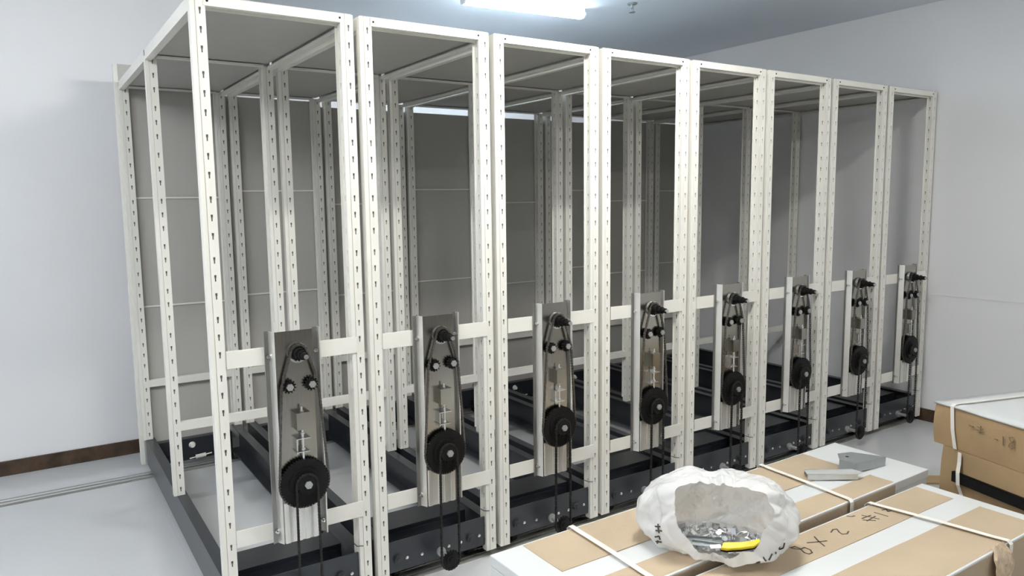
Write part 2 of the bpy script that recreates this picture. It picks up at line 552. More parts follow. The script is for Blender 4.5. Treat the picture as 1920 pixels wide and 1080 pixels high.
    MB().gear(cx, 1.023, yw - 0.020, yw - 0.012, 0.031, 14, 0.006).disc(cx, 1.023, yw - 0.045, yw - 0.008, 0.021, 24)\
        .disc(cx, 1.023, yw - 0.095, yw - 0.045, 0.0125, 20).disc(cx, 1.023, yw - 0.070, yw - 0.062, 0.0175, 20)\
        .build('handle_shaft', 'black', pl)
    MB().disc(cx, 1.023, yw - 0.106, yw - 0.095, 0.009, 16).build('shaft_end', 'zinc', pl)
    # idlers
    for ix in (0.2545, 0.3385):
        g = MB().gear(ix, 0.902, yw - 0.022, yw - 0.013, 0.0265, 13, 0.0065).disc(ix, 0.902, yw - 0.013, yw, 0.010, 16)\
            .disc(ix, 0.902, yw - 0.030, yw - 0.022, 0.0165, 20).build('idler_sprocket', 'black', pl)
        MB().disc(ix, 0.902, yw - 0.036, yw - 0.030, 0.0135, 6).build('idler_bolt', 'hub', g)
    # tensioner
    tb = MB().box(cx - 0.027, cx + 0.027, yw - 0.036, yw, 0.797, 0.801).box(cx - 0.024, cx - 0.021, yw - 0.034, yw, 0.735, 0.797)\
        .box(cx - 0.021, cx + 0.021, yw - 0.034, yw - 0.031, 0.735, 0.797).box(cx + 0.021, cx + 0.024, yw - 0.034, yw, 0.735, 0.797)\
        .build('tension_bracket', 'galv', pl)
    MB().rod((cx, yw - 0.018, 0.801), (cx, yw - 0.018, 0.822), 0.004, 10).rod((cx, yw - 0.018, 0.801), (cx, yw - 0.018, 0.807), 0.008, 6)\
        .rod((cx, yw - 0.018, 0.616), (cx, yw - 0.018, 0.735), 0.0045, 10).rod((cx, yw - 0.018, 0.655), (cx, yw - 0.018, 0.662), 0.008, 6)\
        .rod((cx, yw - 0.018, 0.715), (cx, yw - 0.018, 0.722), 0.008, 6).build('tension_screw', 'zinc', pl)
    MB().box(cx - 0.026, cx + 0.026, yw - 0.034, yw, 0.700, 0.703).box(cx - 0.024, cx - 0.020, yw - 0.020, yw, 0.640, 0.700)\
        .box(cx - 0.028, cx + 0.022, yw - 0.030, yw, 0.648, 0.651).build('tension_bracket', 'zinc', pl)
    # the big chain wheel
    wz = 0.527
    wh = MB().gear(cx, wz, yw - 0.026, yw - 0.014, 0.095, 52, 0.005).disc(cx, wz, yw - 0.033, yw - 0.026, 0.060, 40, )\
        .disc(cx, wz, yw - 0.014, yw, 0.018, 20).gear(cx, wz, yw - 0.050, yw - 0.042, 0.040, 16, 0.006)\
        .disc(cx, wz, yw - 0.042, yw - 0.033, 0.030, 24).build('chain_wheel', 'black', pl)
    MB().disc(cx + 0.004, wz, yw - 0.058, yw - 0.050, 0.0150, 6).build('wheel_bolt', 'hub', wh)

    def chain(name, path, y, parent, finish='chain'):
        """roller chain: side plates and rollers laid along a path of (x, z)"""
        mb = MB()
        pts = [Vector((p[0], y, p[1])) for p in path]
        pos, acc = [], 0.0
        step = 0.0127
        need = 0.0
        for a, b in zip(pts, pts[1:]):
            L = (b - a).length
            while need <= acc + L:
                pos.append(a + (b - a) * ((need - acc) / L))
                need += step
            acc += L
        for i, (a, b) in enumerate(zip(pos, pos[1:])):
            t = (b - a).normalized()
            n = Vector((-t.z, 0, t.x))
            off = 0.0042 if i % 2 else 0.0028
            for s in (-1, 1):
                c0, c1 = a - t * 0.0035, b + t * 0.0035
                yy = Vector((0, s * off, 0))
                hw = 0.0042
                vs = []
                for dy in (-0.0006, 0.0006):
                    for q, m in ((c0, 0.55), ((a + b) / 2, 0.75), (c1, 0.55)):
                        for e in (-1, 1):
                            vs.append(q + n * (e * hw * (1.0 if m < 0.6 else 0.75)) + yy + Vector((0, dy, 0)))
                mb.add(vs, [(0, 1, 3, 2), (2, 3, 5, 4), (6, 8, 9, 7), (8, 10, 11, 9), (0, 2, 8, 6), (2, 4, 10, 8), (1, 7, 9, 3), (3, 9, 11, 5), (0, 6, 7, 1), (4, 5, 11, 10)])
            mb.rod(a - Vector((0, 0.0048, 0)), a + Vector((0, 0.0048, 0)), 0.0032, 6)
        return mb.build(name, finish, parent)

    # upper loop: over the handle sprocket, outside the idlers, round the big wheel
    up = []
    for i in range(13):
        a = radians(5 + 170 * i / 12)
        up.append((cx + 0.031 * cos(a), 1.023 + 0.031 * sin(a)))
    up += [(0.2545 - 0.027, 0.902)]
    for i in range(19):
        a = radians(172 + 196 * i / 18)
        up.append((cx + 0.094 * cos(a), wz + 0.094 * sin(a)))
    up += [(0.3385 + 0.027, 0.902), up[0]]
    chain('drive_chain', up, yw - 0.018, pl, 'chain2')
    # lower loop: from the wheel down to the floor sprocket
    zs, rs = 0.060, 0.043
    lo = []
    for i in range(13):
        a = radians(180 * i / 12)
        lo.append((cx + 0.040 * cos(a), wz + 0.040 * sin(a)))
    for i in range(13):
        a = radians(180 + 180 * i / 12)
        lo.append((cx + rs * cos(a), zs + rs * sin(a)))
    lo.append(lo[0])
    chain('drive_chain', lo, yw - 0.046, pl)
    sp = MB().gear(cx, zs, yw - 0.050, yw - 0.042, rs - 0.001, 18, 0.006).disc(cx, zs, yw - 0.056, yw - 0.036, 0.024, 24)\
        .disc(cx, zs, yw - 0.060, yw - 0.056, 0.012, 16).build('floor_sprocket', 'black', pl)
    MB().rod((cx, yw - 0.036, zs), (cx, 0.012, zs), 0.010, 14).rod((cx, 0.012, zs), (cx, 0.000, zs), 0.020, 20).build('sprocket_shaft', 'hub', sp)
    return r


SEAMS = [(1.612, 0.966), (1.651, 0.992), (1.560, 0.939), (1.657, 0.990), (1.555, 0.922), (1.648, 1.010), (1.556, 0.935), (1.640, 0.99)]
LABELS = [
    'white rolling shelving frame at the left end of the row, nearest the camera',
    'white rolling shelving frame second from the left end of the row',
    'white rolling shelving frame third from the left end of the row',
    'white rolling shelving frame fourth from the left, its base half behind the plastic bag',
    'white rolling shelving frame fifth from the left, four places from the right wall',
    'white rolling shelving frame third from the right wall, behind the bundle with brackets',
    'white rolling shelving frame next to the last one, second from the right wall',
    'white rolling shelving frame at the far right end, beside the right wall',
]


def add_back(unit, i):
    zt = 2.375 if i == 0 else (2.200 if 2 <= i <= 5 else 2.232)
    zb = 0.040 if i == 0 else 0.070
    y0 = Y2 + 0.004
    mb = MB().box(-0.011 if i else 0.004, W + 0.0105, y0, y0 + 0.012, zb if i else 0.07, zt)
    p = mb.build('back_panel', 'panel', unit)
    if i == 0:
        e = MB().box(-0.018, 0.006, y0 + 0.002, y0 + 0.052, 0.0, zt).box(0.006, W + 0.010, y0 + 0.012, y0 + 0.045, zt - 0.012, zt + 0.002)\
            .build('panel_edge', 'paint', p, bevel=0.002)
    for z in SEAMS[i]:
        MB().box(PW, W - PW, y0 - 0.010, y0 - 0.001, z - 0.005, z + 0.005).build('panel_joint', 'paint', p, bevel=0.002)


first = make_unit()
units = [first]
for i in range(1, 8):
    units.append(copy_tree(first))
for i, u in enumerate(units):
    u.location = (i * PITCH + 0.002, 0, 0)
    tag(u, LABELS[i], 'shelving frame', 'rolling shelving frames in a row')
    add_back(u, i)

# ------------------------------------------------------------------ ceiling fittings
def batten(x0, x1, y, label, lamp, group=None):
    r = empty('batten_light', ((x0 + x1) / 2, y, ZC))
    h = (x1 - x0) / 2
    MB().box(-h, h, -0.022, 0.022, -0.030, 0.0).build('housing', 'fixture', r, bevel=0.003)
    pts = [(-0.034, -0.030), (0.034, -0.030), (0.034, -0.050), (0.022, -0.066), (-0.022, -0.066), (-0.034, -0.050)]
    o = MB().prism(pts, -h + 0.012, h - 0.012, 'x').build('diffuser', lamp, r)
    fix_normals(o)
    for s in (-1, 1):
        MB().prism([(a * 1.04, c) for a, c in pts], s * (h - 0.012), s * h, 'x').build('end_cap', 'fixture', r)
    tag(r, label, 'ceiling light', group)
    return r


lit = batten(1.92, 2.84, 1.47, 'glowing white batten light on the ceiling above the shelving row', 'lamp')
lit.rotation_euler = (0, 0, radians(-5))
HID = 'white batten ceiling light on the ceiling behind the viewpoint'
for (x0, y, m_) in ((-1.9, -1.4, 'lamp_warm'), (0.9, -0.9, 'lamp_warm'), (3.2, -3.0, 'lamp_dim')):
    batten(x0, x0 + 1.2, y, HID, m_, 'ceiling battens behind the viewpoint')
batten(-2.9, -1.7, -0.3, 'white batten ceiling light over the empty floor left of the shelving', 'lamp_cool')

sr = empty('fire_sprinkler', (3.028, 1.146, ZC))
MB().rod((0, 0, 0), (0, 0, -0.008), 0.036, 24, 0.030).build('rosette', 'greyp', sr)
MB().rod((0, 0, -0.008), (0, 0, -0.034), 0.010, 12).rod((0.010, 0, -0.030), (0.006, 0, -0.056), 0.003, 8)\
    .rod((-0.010, 0, -0.030), (-0.006, 0, -0.056), 0.003, 8).build('nozzle', 'greyp', sr)
mb = MB().rod((0, 0, -0.056), (0, 0, -0.059), 0.022, 18)
mb.build('deflector', 'greyp', sr)
tag(sr, 'small grey fire sprinkler hanging from the ceiling right of the batten light', 'sprinkler')

# ------------------------------------------------------------------ strapped bundles in front
def strap_loop(parent, x, y0, y1, ztop, zbot, wid=0.023, skew=0.0, side=True):
    e = 0.006
    pts = [(x + skew, y1 + e, zbot), (x + skew, y1 + e, ztop - 0.004), (x + skew, y1 - 0.004, ztop + e)]
    n = 8
    for k in range(1, n):
        f = k / n
        pts.append((x + skew * (1 - f), y1 + (y0 - y1) * f, ztop + e - 0.002 + 0.003 * sin(pi * f)))
    pts += [(x, y0 + 0.004, ztop + e), (x, y0 - e, ztop - 0.004), (x, y0 - e, zbot)]
    return MB().ribbon(pts, (1, 0, 0), wid, -0.0018).build('strap', 'strap', parent)


def wrap(parent, x0, x1, yin, yedge, ztop, zbot, name='cardboard_wrap'):
    """cardboard folded over one long edge: lies on the top from yin to yedge and hangs down the side"""
    s = 1 if yedge > yin else -1
    nx, prof = 28, []
    t = 0.004
    r = 0.014
    prof.append((yin, ztop + 0.0015))
    prof.append((yin + s * 0.02, ztop + 0.001))
    prof.append((yin + (yedge - yin) * 0.5, ztop + 0.001))
    for k in range(6):
        a = pi / 2 * k / 5
        prof.append((yedge - s * r + s * (r + 0.001) * sin(a), ztop - r + (r + 0.001) * cos(a)))
    prof.append((yedge + s * 0.001, (ztop + zbot) / 2))
    prof.append((yedge + s * 0.001, zbot))
    mb = MB()
    vs = []
    for i in range(nx + 1):
        x = x0 + (x1 - x0) * i / nx
        for j, (y, z) in enumerate(prof):
            w = noise.noise(Vector((x * 2.2, y * 3, 1.7 + yin)))
            jx = 0.004 * noise.noise(Vector((y * 9, x0, 3.1))) if i in (0, nx) else 0
            lift = max(0, w) * (0.006 if j < 2 else 0.002)
            yy = y + (0.005 * noise.noise(Vector((x * 3, 5.5, yin))) if j == 0 else 0)
            vs.append((x + jx, yy, z + (lift if j < 4 else 0)))
    m = len(prof)
    fs = [(i * m + j, (i + 1) * m + j, (i + 1) * m + j + 1, i * m + j + 1) for i in range(nx) for j in range(m - 1)]
    mb.add(vs, fs)
    o = mb.build(name, 'card', parent)
    md = o.modifiers.new('sheet', 'SOLIDIFY')
    md.thickness = t
    md.offset = 1 if s < 0 else -1
    return o


def panels(parent, L, Wd, z0, z1, n, jit):
    h = (z1 - z0) / n
    for k in range(n):
        a = random.uniform(-jit, jit) if k < n - 1 else 0
        c = random.uniform(0, jit * 0.3) if k < n - 1 else 0
        MB().box(0 + a * 0.5, L + a, -Wd + c, -c, z0 + k * h + 0.0006, z0 + (k + 1) * h - 0.0006)\
            .build('panel_board', 'board', parent, bevel=0.003)


# bundle carrying the brackets
A = empty('panel_bundle', (0.806, -0.553, F), radians(0.75))
LA, WA, ZA = 2.13, 0.480, 0.335
panels(A, LA, WA, 0.0, ZA, 8, 0.016)
wrap(A, 0.138, 1.842, -0.253, 0.0, ZA, 0.03)
wrap(A, 0.10, 1.842, -0.362, -WA, ZA, 0.03)
strap_loop(A, 0.345, -WA - 0.004, 0.004, ZA + 0.004, 0.0, skew=0.03)
strap_loop(A, 1.487, -WA - 0.004, 0.004, ZA + 0.004, 0.0, skew=0.04)
tag(A, 'strapped bundle of white boards lying nearest the shelving, metal brackets on it', 'panel bundle', 'bundles of white boards on the floor')

B = empty('panel_bundle', (0.66, -1.053, F), 0.0)
LB, WB, ZB_ = 2.135, 0.495, 0.316
panels(B, LB, WB, 0.0, ZB_, 8, 0.012)
w1 = wrap(B, 0.10, 2.068, -0.167, 0.0, ZB_, 0.03)
w2 = wrap(B, 0.10, 2.072, -0.272, -WB, ZB_, 0.03)
strap_loop(B, 1.805, -WB - 0.004, 0.004, ZB_ + 0.004, 0.0, skew=-0.09)
tag(B, 'strapped bundle of white boards nearest the camera, handwriting on its cardboard', 'panel bundle', 'bundles of white boards on the floor')
# handwriting "8 X 2 - # 1 2"
STROKES = [
    [(1.770, -1.112), (1.792, -1.116), (1.793, -1.136), (1.778, -1.166), (1.783, -1.182), (1.801, -1.182), (1.815, -1.164), (1.814, -1.141), (1.787, -1.14), (1.776, -1.128), (1.770, -1.112)],
    [(1.856, -1.123), (1.894, -1.141), (1.929, -1.155)], [(1.922, -1.107), (1.901, -1.14), (1.884, -1.176)],
    [(2.007, -1.121), (2.035, -1.111), (2.051, -1.117), (2.033, -1.14), (2.027, -1.156), (2.046, -1.164), (2.069, -1.155)],
    [(2.191, -1.071), (2.203, -1.084), (2.22, -1.086)],
    [(2.249, -1.1), (2.271, -1.16)], [(2.211, -1.128), (2.246, -1.159)], [(2.215, -1.142), (2.284, -1.136)], [(2.22, -1.118), (2.277, -1.12)],
    [(2.316, -1.113), (2.325, -1.164)], [(2.363, -1.118), (2.386, -1.122), (2.369, -1.139), (2.387, -1.142)]]
bv = None
dg = bpy.context.evaluated_depsgraph_get()
dg.update()
ev = w1.evaluated_get(dg)
bv = BVHTree.FromObject(w1, dg)


def drop(x, y):
    hit = bv.ray_cast(Vector((x - 0.66, y + 1.053, 1.0)), Vector((0, 0, -1)))
    return (hit[0].z if hit[0] else ZB_ + 0.005) + 0.0004


GLYPHS = [STROKES[0:1], STROKES[1:3], STROKES[3:4], STROKES[4:5], STROKES[5:9], STROKES[9:10], STROKES[10:11]]
for gl, s in [(g, s) for g in GLYPHS for s in g]:
    if s is gl[0]:
        mb = MB()
    pts = [(x - 0.66, y + 1.053, drop(x, y)) for x, y in s]
    for p, q in zip(pts, pts[1:]):
        p, q = Vector(p), Vector(q)
        d = (q - p)
        n = Vector((-d.y, d.x, 0)).normalized() * 0.0027
        e = d.normalized() * 0.0015
        up = Vector((0, 0, 0.0006))
        lo_ = [p - e - n, q + e - n, q + e + n, p - e + n]
        mb.add(lo_ + [v + up for v in lo_], [(3, 2, 1, 0), (4, 5, 6, 7), (0, 1, 5, 4), (1, 2, 6, 5), (2, 3, 7, 6), (3, 0, 4, 7)])
    if s is gl[-1]:
        mb.build('handwritten_mark', 'ink', w1)
# torn patch at the near edge beside the strap
mb = MB()
nx, ny = 14, 12
vs = []
for i in range(nx + 1):
    for j in range(ny + 1):
        u, v = i / nx, j / ny
        ww = 0.040 + 0.030 * sin(pi * v) + 0.012 * noise.noise(Vector((v * 6, 2, 0)))
        x = 1.735 + (u - 0.5) * 2 * ww
        z = ZB_ + 0.012 - v * 0.15
        y = -WB - 0.010 + 0.020 * (1 - v) ** 3 - 0.012 * abs(noise.noise(Vector((u * 5, v * 5, 4)))) - 0.014 * sin(pi * v)
        vs.append((x, y, z))
mb.add(vs, [(i * (ny + 1) + j, (i + 1) * (ny + 1) + j, (i + 1) * (ny + 1) + j + 1, i * (ny + 1) + j + 1) for i in range(nx) for j in range(ny)])
o = mb.build('torn_flap', 'torn', w2, solid=0.003)
o['label'] = 'ragged torn cardboard flap'

# ------------------------------------------------------------------ brackets lying on the bundle
ZTA = F + ZA + 0.0062      # top of the cardboard
ZTW = F + ZA               # top of the white boards


def w_on(px, py, z):
    return (px, py, z)


# grey bracket: five-sided plate with a raised flange along one side
b1 = empty('metal_bracket', (2.715, -0.795, ZTW + 0.0055), radians(-4))
b1.rotation_euler = (0, radians(2.4), radians(-4))
pent = [(-0.135, 0.020), (-0.080, 0.075), (0.030, 0.070), (0.170, 0.012), (0.150, -0.050), (-0.105, -0.058)]
mbp = MB()
mbp.prism([(-0.115, -0.060), (-0.130, 0.010), (-0.060, 0.072), (0.020, 0.060), (0.110, -0.060)], 0.040, 0.043, 'z')
pp = mbp.build('plate', 'greyp', b1)
MB().box(-0.115, 0.110, -0.063, -0.060, 0.0, 0.043).build('flange', 'greyp', b1)
MB().prism([(-0.115, -0.060), (-0.130, 0.010), (-0.127, 0.010), (-0.112, -0.060)], 0.0, 0.040, 'z').build('flange', 'greyp', b1)
MB().rod((-0.062, 0.020, 0.0425), (-0.062, 0.020, 0.0437), 0.008, 16).build('screw_hole', 'black', b1)
tag(b1, 'grey metal bracket with a raised flange on the white end of the bundle', 'bracket')

b2 = empty('metal_bracket', (2.478, -0.812, ZTA), radians(-34))
MB().prism([(-0.125, -0.03), (-0.12, 0.022), (0.10, 0.032), (0.135, -0.012), (0.10, -0.04)], 0.022, 0.0245, 'z').build('plate', 'palep', b2)
MB().box(-0.125, 0.10, -0.040, -0.0375, 0.0, 0.0245).build('flange', 'palep', b2)
MB().box(-0.115, 0.10, 0.026, 0.0285, 0.0, 0.0245).build('flange', 'greyp', b2)
tag(b2, 'pale metal bracket lying nearer the strap, next to the grey bracket', 'bracket')

# ------------------------------------------------------------------ the plastic bag and what is in it
BAGC = Vector((1.545, -0.960, ZTA))
VU = Vector((0.654, -0.756, 0))      # to the right seen from the front
VV = Vector((0.756, 0.654, 0))       # away
ax_m = (VU * 0.16 - VV * 0.80 + Vector((0, 0, 0.50))).normalized()
e1 = (VU - ax_m * VU.dot(ax_m)).normalized()
e2 = e1.cross(ax_m).normalized()
if e2.z < 0:
    e2 = -e2
NB, NT = 190, 100
SA, SB, SCC = 0.272, 0.195, 0.150    # half sizes: right, away, up
bag_c = BAGC + Vector((0, 0, 0.105))


def bag_point(th, ph):
    dirv = ax_m * cos(th) + (e1 * cos(ph) + e2 * sin(ph)) * sin(th)
    a, b, c = dirv.dot(VU) / SA, dirv.dot(VV) / SB, dirv.z / SCC
    k = (abs(a) ** 2.5 + abs(b) ** 2.5 + abs(c) ** 2.5) ** (-1 / 2.5)
    q = dirv * k
    # crinkles: sharp folds running toward the mouth, and broad dents
    n1 = noise.noise(Vector((dirv.x * 2.3, dirv.y * 2.3, dirv.z * 2.3)) + Vector((3, 1, 7)))
    n2 = 1 - abs(noise.noise(Vector((dirv.x * 5, dirv.y * 5, dirv.z * 4)) + Vector((9, 2, 1)))) * 2
    n3 = 1 - abs(noise.noise(Vector((dirv.x * 11, dirv.y * 11, dirv.z * 9)))) * 2
    pp = Vector((dirv.x * 1.7, dirv.y * 1.7, dirv.z * 1.5)) + Vector((n1, n3, n1)) * 0.15
    dd = noise.voronoi(pp)[0]
    facet = min(dd[1] - dd[0], 0.55)
    pp2 = Vector((dirv.x * 3.6, dirv.y * 3.6, dirv.z * 3.2)) + Vector((n3, n1, n2)) * 0.2
    d2_ = noise.voronoi(pp2)[0]
    facet2 = min(d2_[1] - d2_[0], 0.5)
    # pleats running away from the mouth
    pl_ = 1 - 2 * abs(noise.noise(Vector((cos(ph) * 3.2, sin(ph) * 3.2, th * 0.7 + 4))))
    q = q * (1.03 + 0.10 * n1 - 0.17 * facet - 0.06 * facet2 + 0.045 * pl_ * max(0.0, 1.9 - th))
    return q


def mouth_angle(ph):
    # mouth is wider to the left and at the bottom lip, ragged
    return radians(47 + 8 * cos(ph - pi) - 9 * sin(ph) + 3.0 * sin(3 * ph + 0.6) + 2.0 * noise.noise(Vector((cos(ph) * 2, sin(ph) * 2, 0))))


vs, fs = [], []
for j in range(NT + 1):
    for i in range(NB):
        ph = tau * i / NB
        m = mouth_angle(ph)
        th = m + (pi - m) * (j / NT)
        p = bag_c + bag_point(max(th, 0.001), ph)
        if j < 9:      # the rim: film rolled slightly back on itself
            f = (9 - j) / 9
            p += ax_m * (0.030 * f) + (e1 * cos(ph) + e2 * sin(ph)) * (0.016 * sin(f * pi * 1.2)) \
                + Vector((0, 0, 0.010 * noise.noise(Vector((ph * 3, f * 2, 1))) * f))
        zmin = ZTA + 0.002 + 0.004 * (0.5 + 0.5 * noise.noise(Vector((p.x * 20, p.y * 20, 0))))
        if p.z < zmin:
            dz = zmin - p.z
            p.z = zmin
            h = Vector((p.x - bag_c.x, p.y - bag_c.y, 0))
            p += h.normalized() * min(0.02, dz * 0.25)
            p.z = zmin
        vs.append(p)
for j in range(NT):
    for i in range(NB):
        fs.append((j * NB + i, j * NB + (i + 1) % NB, (j + 1) * NB + (i + 1) % NB, (j + 1) * NB + i))
bag_mb = MB().add(vs, fs)
bag = bag_mb.build('plastic_bag', 'film', smooth=True)
bag.location = (0, 0, 0)
tag(bag, 'open crumpled white plastic bag of metal fasteners on the strapped bundles', 'plastic bag')
# printed marks on the film
bvb = BVHTree.FromPolygons([Vector(v) for v in vs], fs)


def on_bag(a, w):
    """a = metres to the right, w = height above the boards; found on the front of the bag"""
    o = BAGC + VU * a + Vector((0, 0, w)) - VV * 1.0
    hit = bvb.ray_cast(o, VV)
    if hit[0] is None:
        return None
    return hit[0] - VV * 0.004


mb = MB()
for s in ([(0.130, 0.030), (0.142, 0.036)], [(0.152, 0.056), (0.166, 0.030), (0.180, 0.068)], [(0.192, 0.072), (0.196, 0.044)],
          [(0.206, 0.076), (0.209, 0.054), (0.222, 0.056), (0.224, 0.082)],
          [(-0.215, 0.100), (-0.195, 0.108)], [(-0.212, 0.088), (-0.190, 0.094)], [(-0.205, 0.112), (-0.200, 0.082)],
          [(-0.215, 0.062), (-0.200, 0.070), (-0.196, 0.058)], [(-0.212, 0.040), (-0.192, 0.046)], [(-0.205, 0.048), (-0.208, 0.030)]):
    fine = [s[0]]
    for p, q in zip(s, s[1:]):
        fine += [(p[0] + (q[0] - p[0]) * k / 5, p[1] + (q[1] - p[1]) * k / 5) for k in range(1, 6)]
    pts = [on_bag(*p) for p in fine]
    if all(pts):
        MB().tube(pts, 0.0028, 5).build('printed_mark', 'ink', bag)

# fasteners heaped inside
inside = BAGC - VV * 0.030 + VU * 0.010


def seat(u, v):
    return inside + VU * u + VV * v


def clip_mesh(kind):
    mb = MB()
    if kind == 0:      # bolt
        mb.rod((-0.016, 0, 0.005), (0.016, 0, 0.005), 0.003, 8).rod((0.016, 0, 0.005), (0.021, 0, 0.005), 0.0062, 6)
    elif kind == 1:    # hooked shelf clip
        mb.box(-0.018, 0.018, -0.008, 0.008, 0, 0.002).box(0.016, 0.018, -0.008, 0.008, 0.002, 0.016).box(-0.018, -0.016, -0.008, 0.008, 0.002, 0.010)
    elif kind == 2:    # nut
        mb.rod((0, 0, 0), (0, 0, 0.007), 0.0085, 6).rod((0, 0, 0.007), (0, 0, 0.0075), 0.005, 10)
    else:              # angled cleat
        mb.box(-0.014, 0.014, -0.010, 0.010, 0, 0.002).box(-0.014, 0.014, 0.008, 0.010, 0.002, 0.022)
    return mb


protos = []
for k in range(4):
    o = clip_mesh(k).build(('bolt', 'shelf_clip', 'hex_nut', 'angle_cleat')[k], 'zinc')
    protos.append(o)
used = set()
FL = ['loose shiny bolt in the heap inside the open plastic bag', 'small hooked metal clip in the heap inside the open plastic bag',
      'small hex nut in the heap inside the open plastic bag', 'small angled metal cleat in the heap inside the open plastic bag']
FG = ['bolts in the plastic bag', 'hooked clips in the plastic bag', 'hex nuts in the plastic bag', 'angle cleats in the plastic bag']
heap = []
for n in range(96):
    for _ in range(60):
        u = random.uniform(-0.16, 0.15)
        v = random.uniform(-0.09, 0.07)
        if (u / 0.17) ** 2 + (v / 0.10) ** 2 > 1:
            continue
        base = 0.014 + 0.034 * max(0, 1 - (u / 0.18) ** 2 - (v / 0.11) ** 2)
        if all((u - a) ** 2 + (v - b) ** 2 > 0.017 ** 2 for a, b in heap):
            break
    heap.append((u, v))
    k = random.choice((0, 1, 1, 2, 3, 3))
    o = protos[k]
    if k in used:
        o = o.copy()
        COL.objects.link(o)
    used.add(k)
    p = seat(u, v)
    o.location = (p.x, p.y, ZTA + base)
    o.rotation_euler = (random.uniform(-0.5, 0.5), random.uniform(-0.5, 0.5), random.uniform(0, tau))
    tag(o, FL[k], ('bolt', 'clip', 'nut', 'cleat')[k], FG[k])

SL = ['long grey metal strip at the left of the fasteners in the plastic bag, lying uppermost', 'long grey metal strip beside the yellow knife in the plastic bag']
for n, (u, v, h, a) in enumerate(((-0.055, -0.070, 0.048, -0.70), (-0.035, -0.100, 0.044, -0.85))):
    o = MB().box(-0.062, 0.062, -0.009, 0.009, 0, 0.003).box(-0.062, 0.062, 0.007, 0.009, 0.003, 0.012).build('metal_strip', 'greyp', bevel=0.0006)
    p = seat(u, v)
    o.location = (p.x, p.y, ZTA + h)
    o.rotation_euler = (0.25, 0.04, a)
    tag(o, SL[n], 'metal strip')
kn = empty('utility_knife', (0, 0, 0))
pts = [(-0.085, -0.012), (-0.06, -0.018), (0.0, -0.016), (0.05, -0.010), (0.082, 0.010), (0.078, 0.024), (0.05, 0.016), (0.0, 0.012), (-0.07, 0.014)]
MB().prism(pts, 0.003, 0.019, 'z').build('handle', 'yellow', kn, bevel=0.003)
MB().prism([(a * 1.03, b * 1.22 - 0.001) for a, b in pts], 0.0, 0.0028, 'z').build('grip_edge', 'black', kn)
MB().box(-0.125, -0.083, -0.008, 0.008, 0.008, 0.012).build('blade', 'zinc', kn)
p = seat(0.070, -0.118)
kn.location = (p.x, p.y, ZTA + 0.060)
kn.rotation_euler = (0.55, -0.05, -0.62)
kn.scale = (0.85, 0.85, 0.85)
tag(kn, 'yellow handled knife lying at the front lip of the plastic bag', 'knife')

# ------------------------------------------------------------------ strapped cartons by the right wall
RZ = radians(-15.5)
ROT = Matrix.Rotation(RZ, 4, 'Z')
CR = Vector((3.251, -0.872, 0))


def carton(name, ox, oy, L, Dp, z0, z1, sag):
    """local: x away along the long side, y from 0 toward the viewer's right (negative)"""
    loc = CR + ROT @ Vector((ox, oy, 0))
    r = empty(name, (loc.x, loc.y, z0), RZ)
    h = z1 - z0
    mb = MB()
    nx, ny, nz = 10, 14, 6
    idx = {}
    vs, fs = [], []

    def V(i, j, k):
        key = (i, j, k)
        if key not in idx:
            x, y, z = L * i / nx, -Dp * j / ny, h * k / nz
            w = sag * noise.noise(Vector((x * 3, y * 3, z * 5 + z0 * 9)))
            bulge = sag * sin(pi * k / nz)
            if i == 0:
                x -= bulge * 0.6 + w * 0.8
            if j == 0:
                y += bulge * 0.5 + w * 0.8
            if i == 0 and j == 0:
                x -= 0.003
            idx[key] = len(vs)
            vs.append((x, y, z))
        return idx[key]
    for i in range(nx):
        for j in range(ny):
            fs.append((V(i, j, nz), V(i, j + 1, nz), V(i + 1, j + 1, nz), V(i + 1, j, nz)))
            fs.append((V(i, j, 0), V(i + 1, j, 0), V(i + 1, j + 1, 0), V(i, j + 1, 0)))
    for j in range(ny):
        for k in range(nz):
            fs.append((V(0, j, k), V(0, j + 1, k), V(0, j + 1, k + 1), V(0, j, k + 1)))
            fs.append((V(nx, j, k), V(nx, j, k + 1), V(nx, j + 1, k + 1), V(nx, j + 1, k)))
    for i in range(nx):
        for k in range(nz):
            fs.append((V(i, 0, k), V(i, 0, k + 1), V(i + 1, 0, k + 1), V(i + 1, 0, k)))
            fs.append((V(i, ny, k), V(i + 1, ny, k), V(i + 1, ny, k + 1), V(i, ny, k + 1)))
    mb.add(vs, fs)
    o = mb.build('carton_body', 'card2', r)
    fix_normals(o)
    smooth_by_angle(o, 40)
    return r, h


c1, h1 = carton('strapped_carton', 0.0, 0.0, 1.18, 1.0, 0.338, 0.536, 0.010)
mb = MB()
nx, ny = 20, 20
vs = []
for i in range(nx + 1):
    for j in range(ny + 1):
        x, y = -0.008 + 1.196 * i / nx, 0.006 - 1.012 * j / ny
        ed = min(i, j, nx - i, ny - j)
        z = h1 + 0.006 + 0.006 * max(0, noise.noise(Vector((x * 4, y * 4, 2)))) + (0.004 if ed == 1 else 0)
        vs.append((x, y, z))
mb.add(vs, [(i * (ny + 1) + j, i * (ny + 1) + j + 1, (i + 1) * (ny + 1) + j + 1, (i + 1) * (ny + 1) + j) for i in range(nx) for j in range(ny)])
o = mb.build('cover_board', 'board', c1, smooth=True)
md = o.modifiers.new('sheet', 'SOLIDIFY')
md.thickness = 0.010
md.offset = 0
o['label'] = 'white board covering the top'


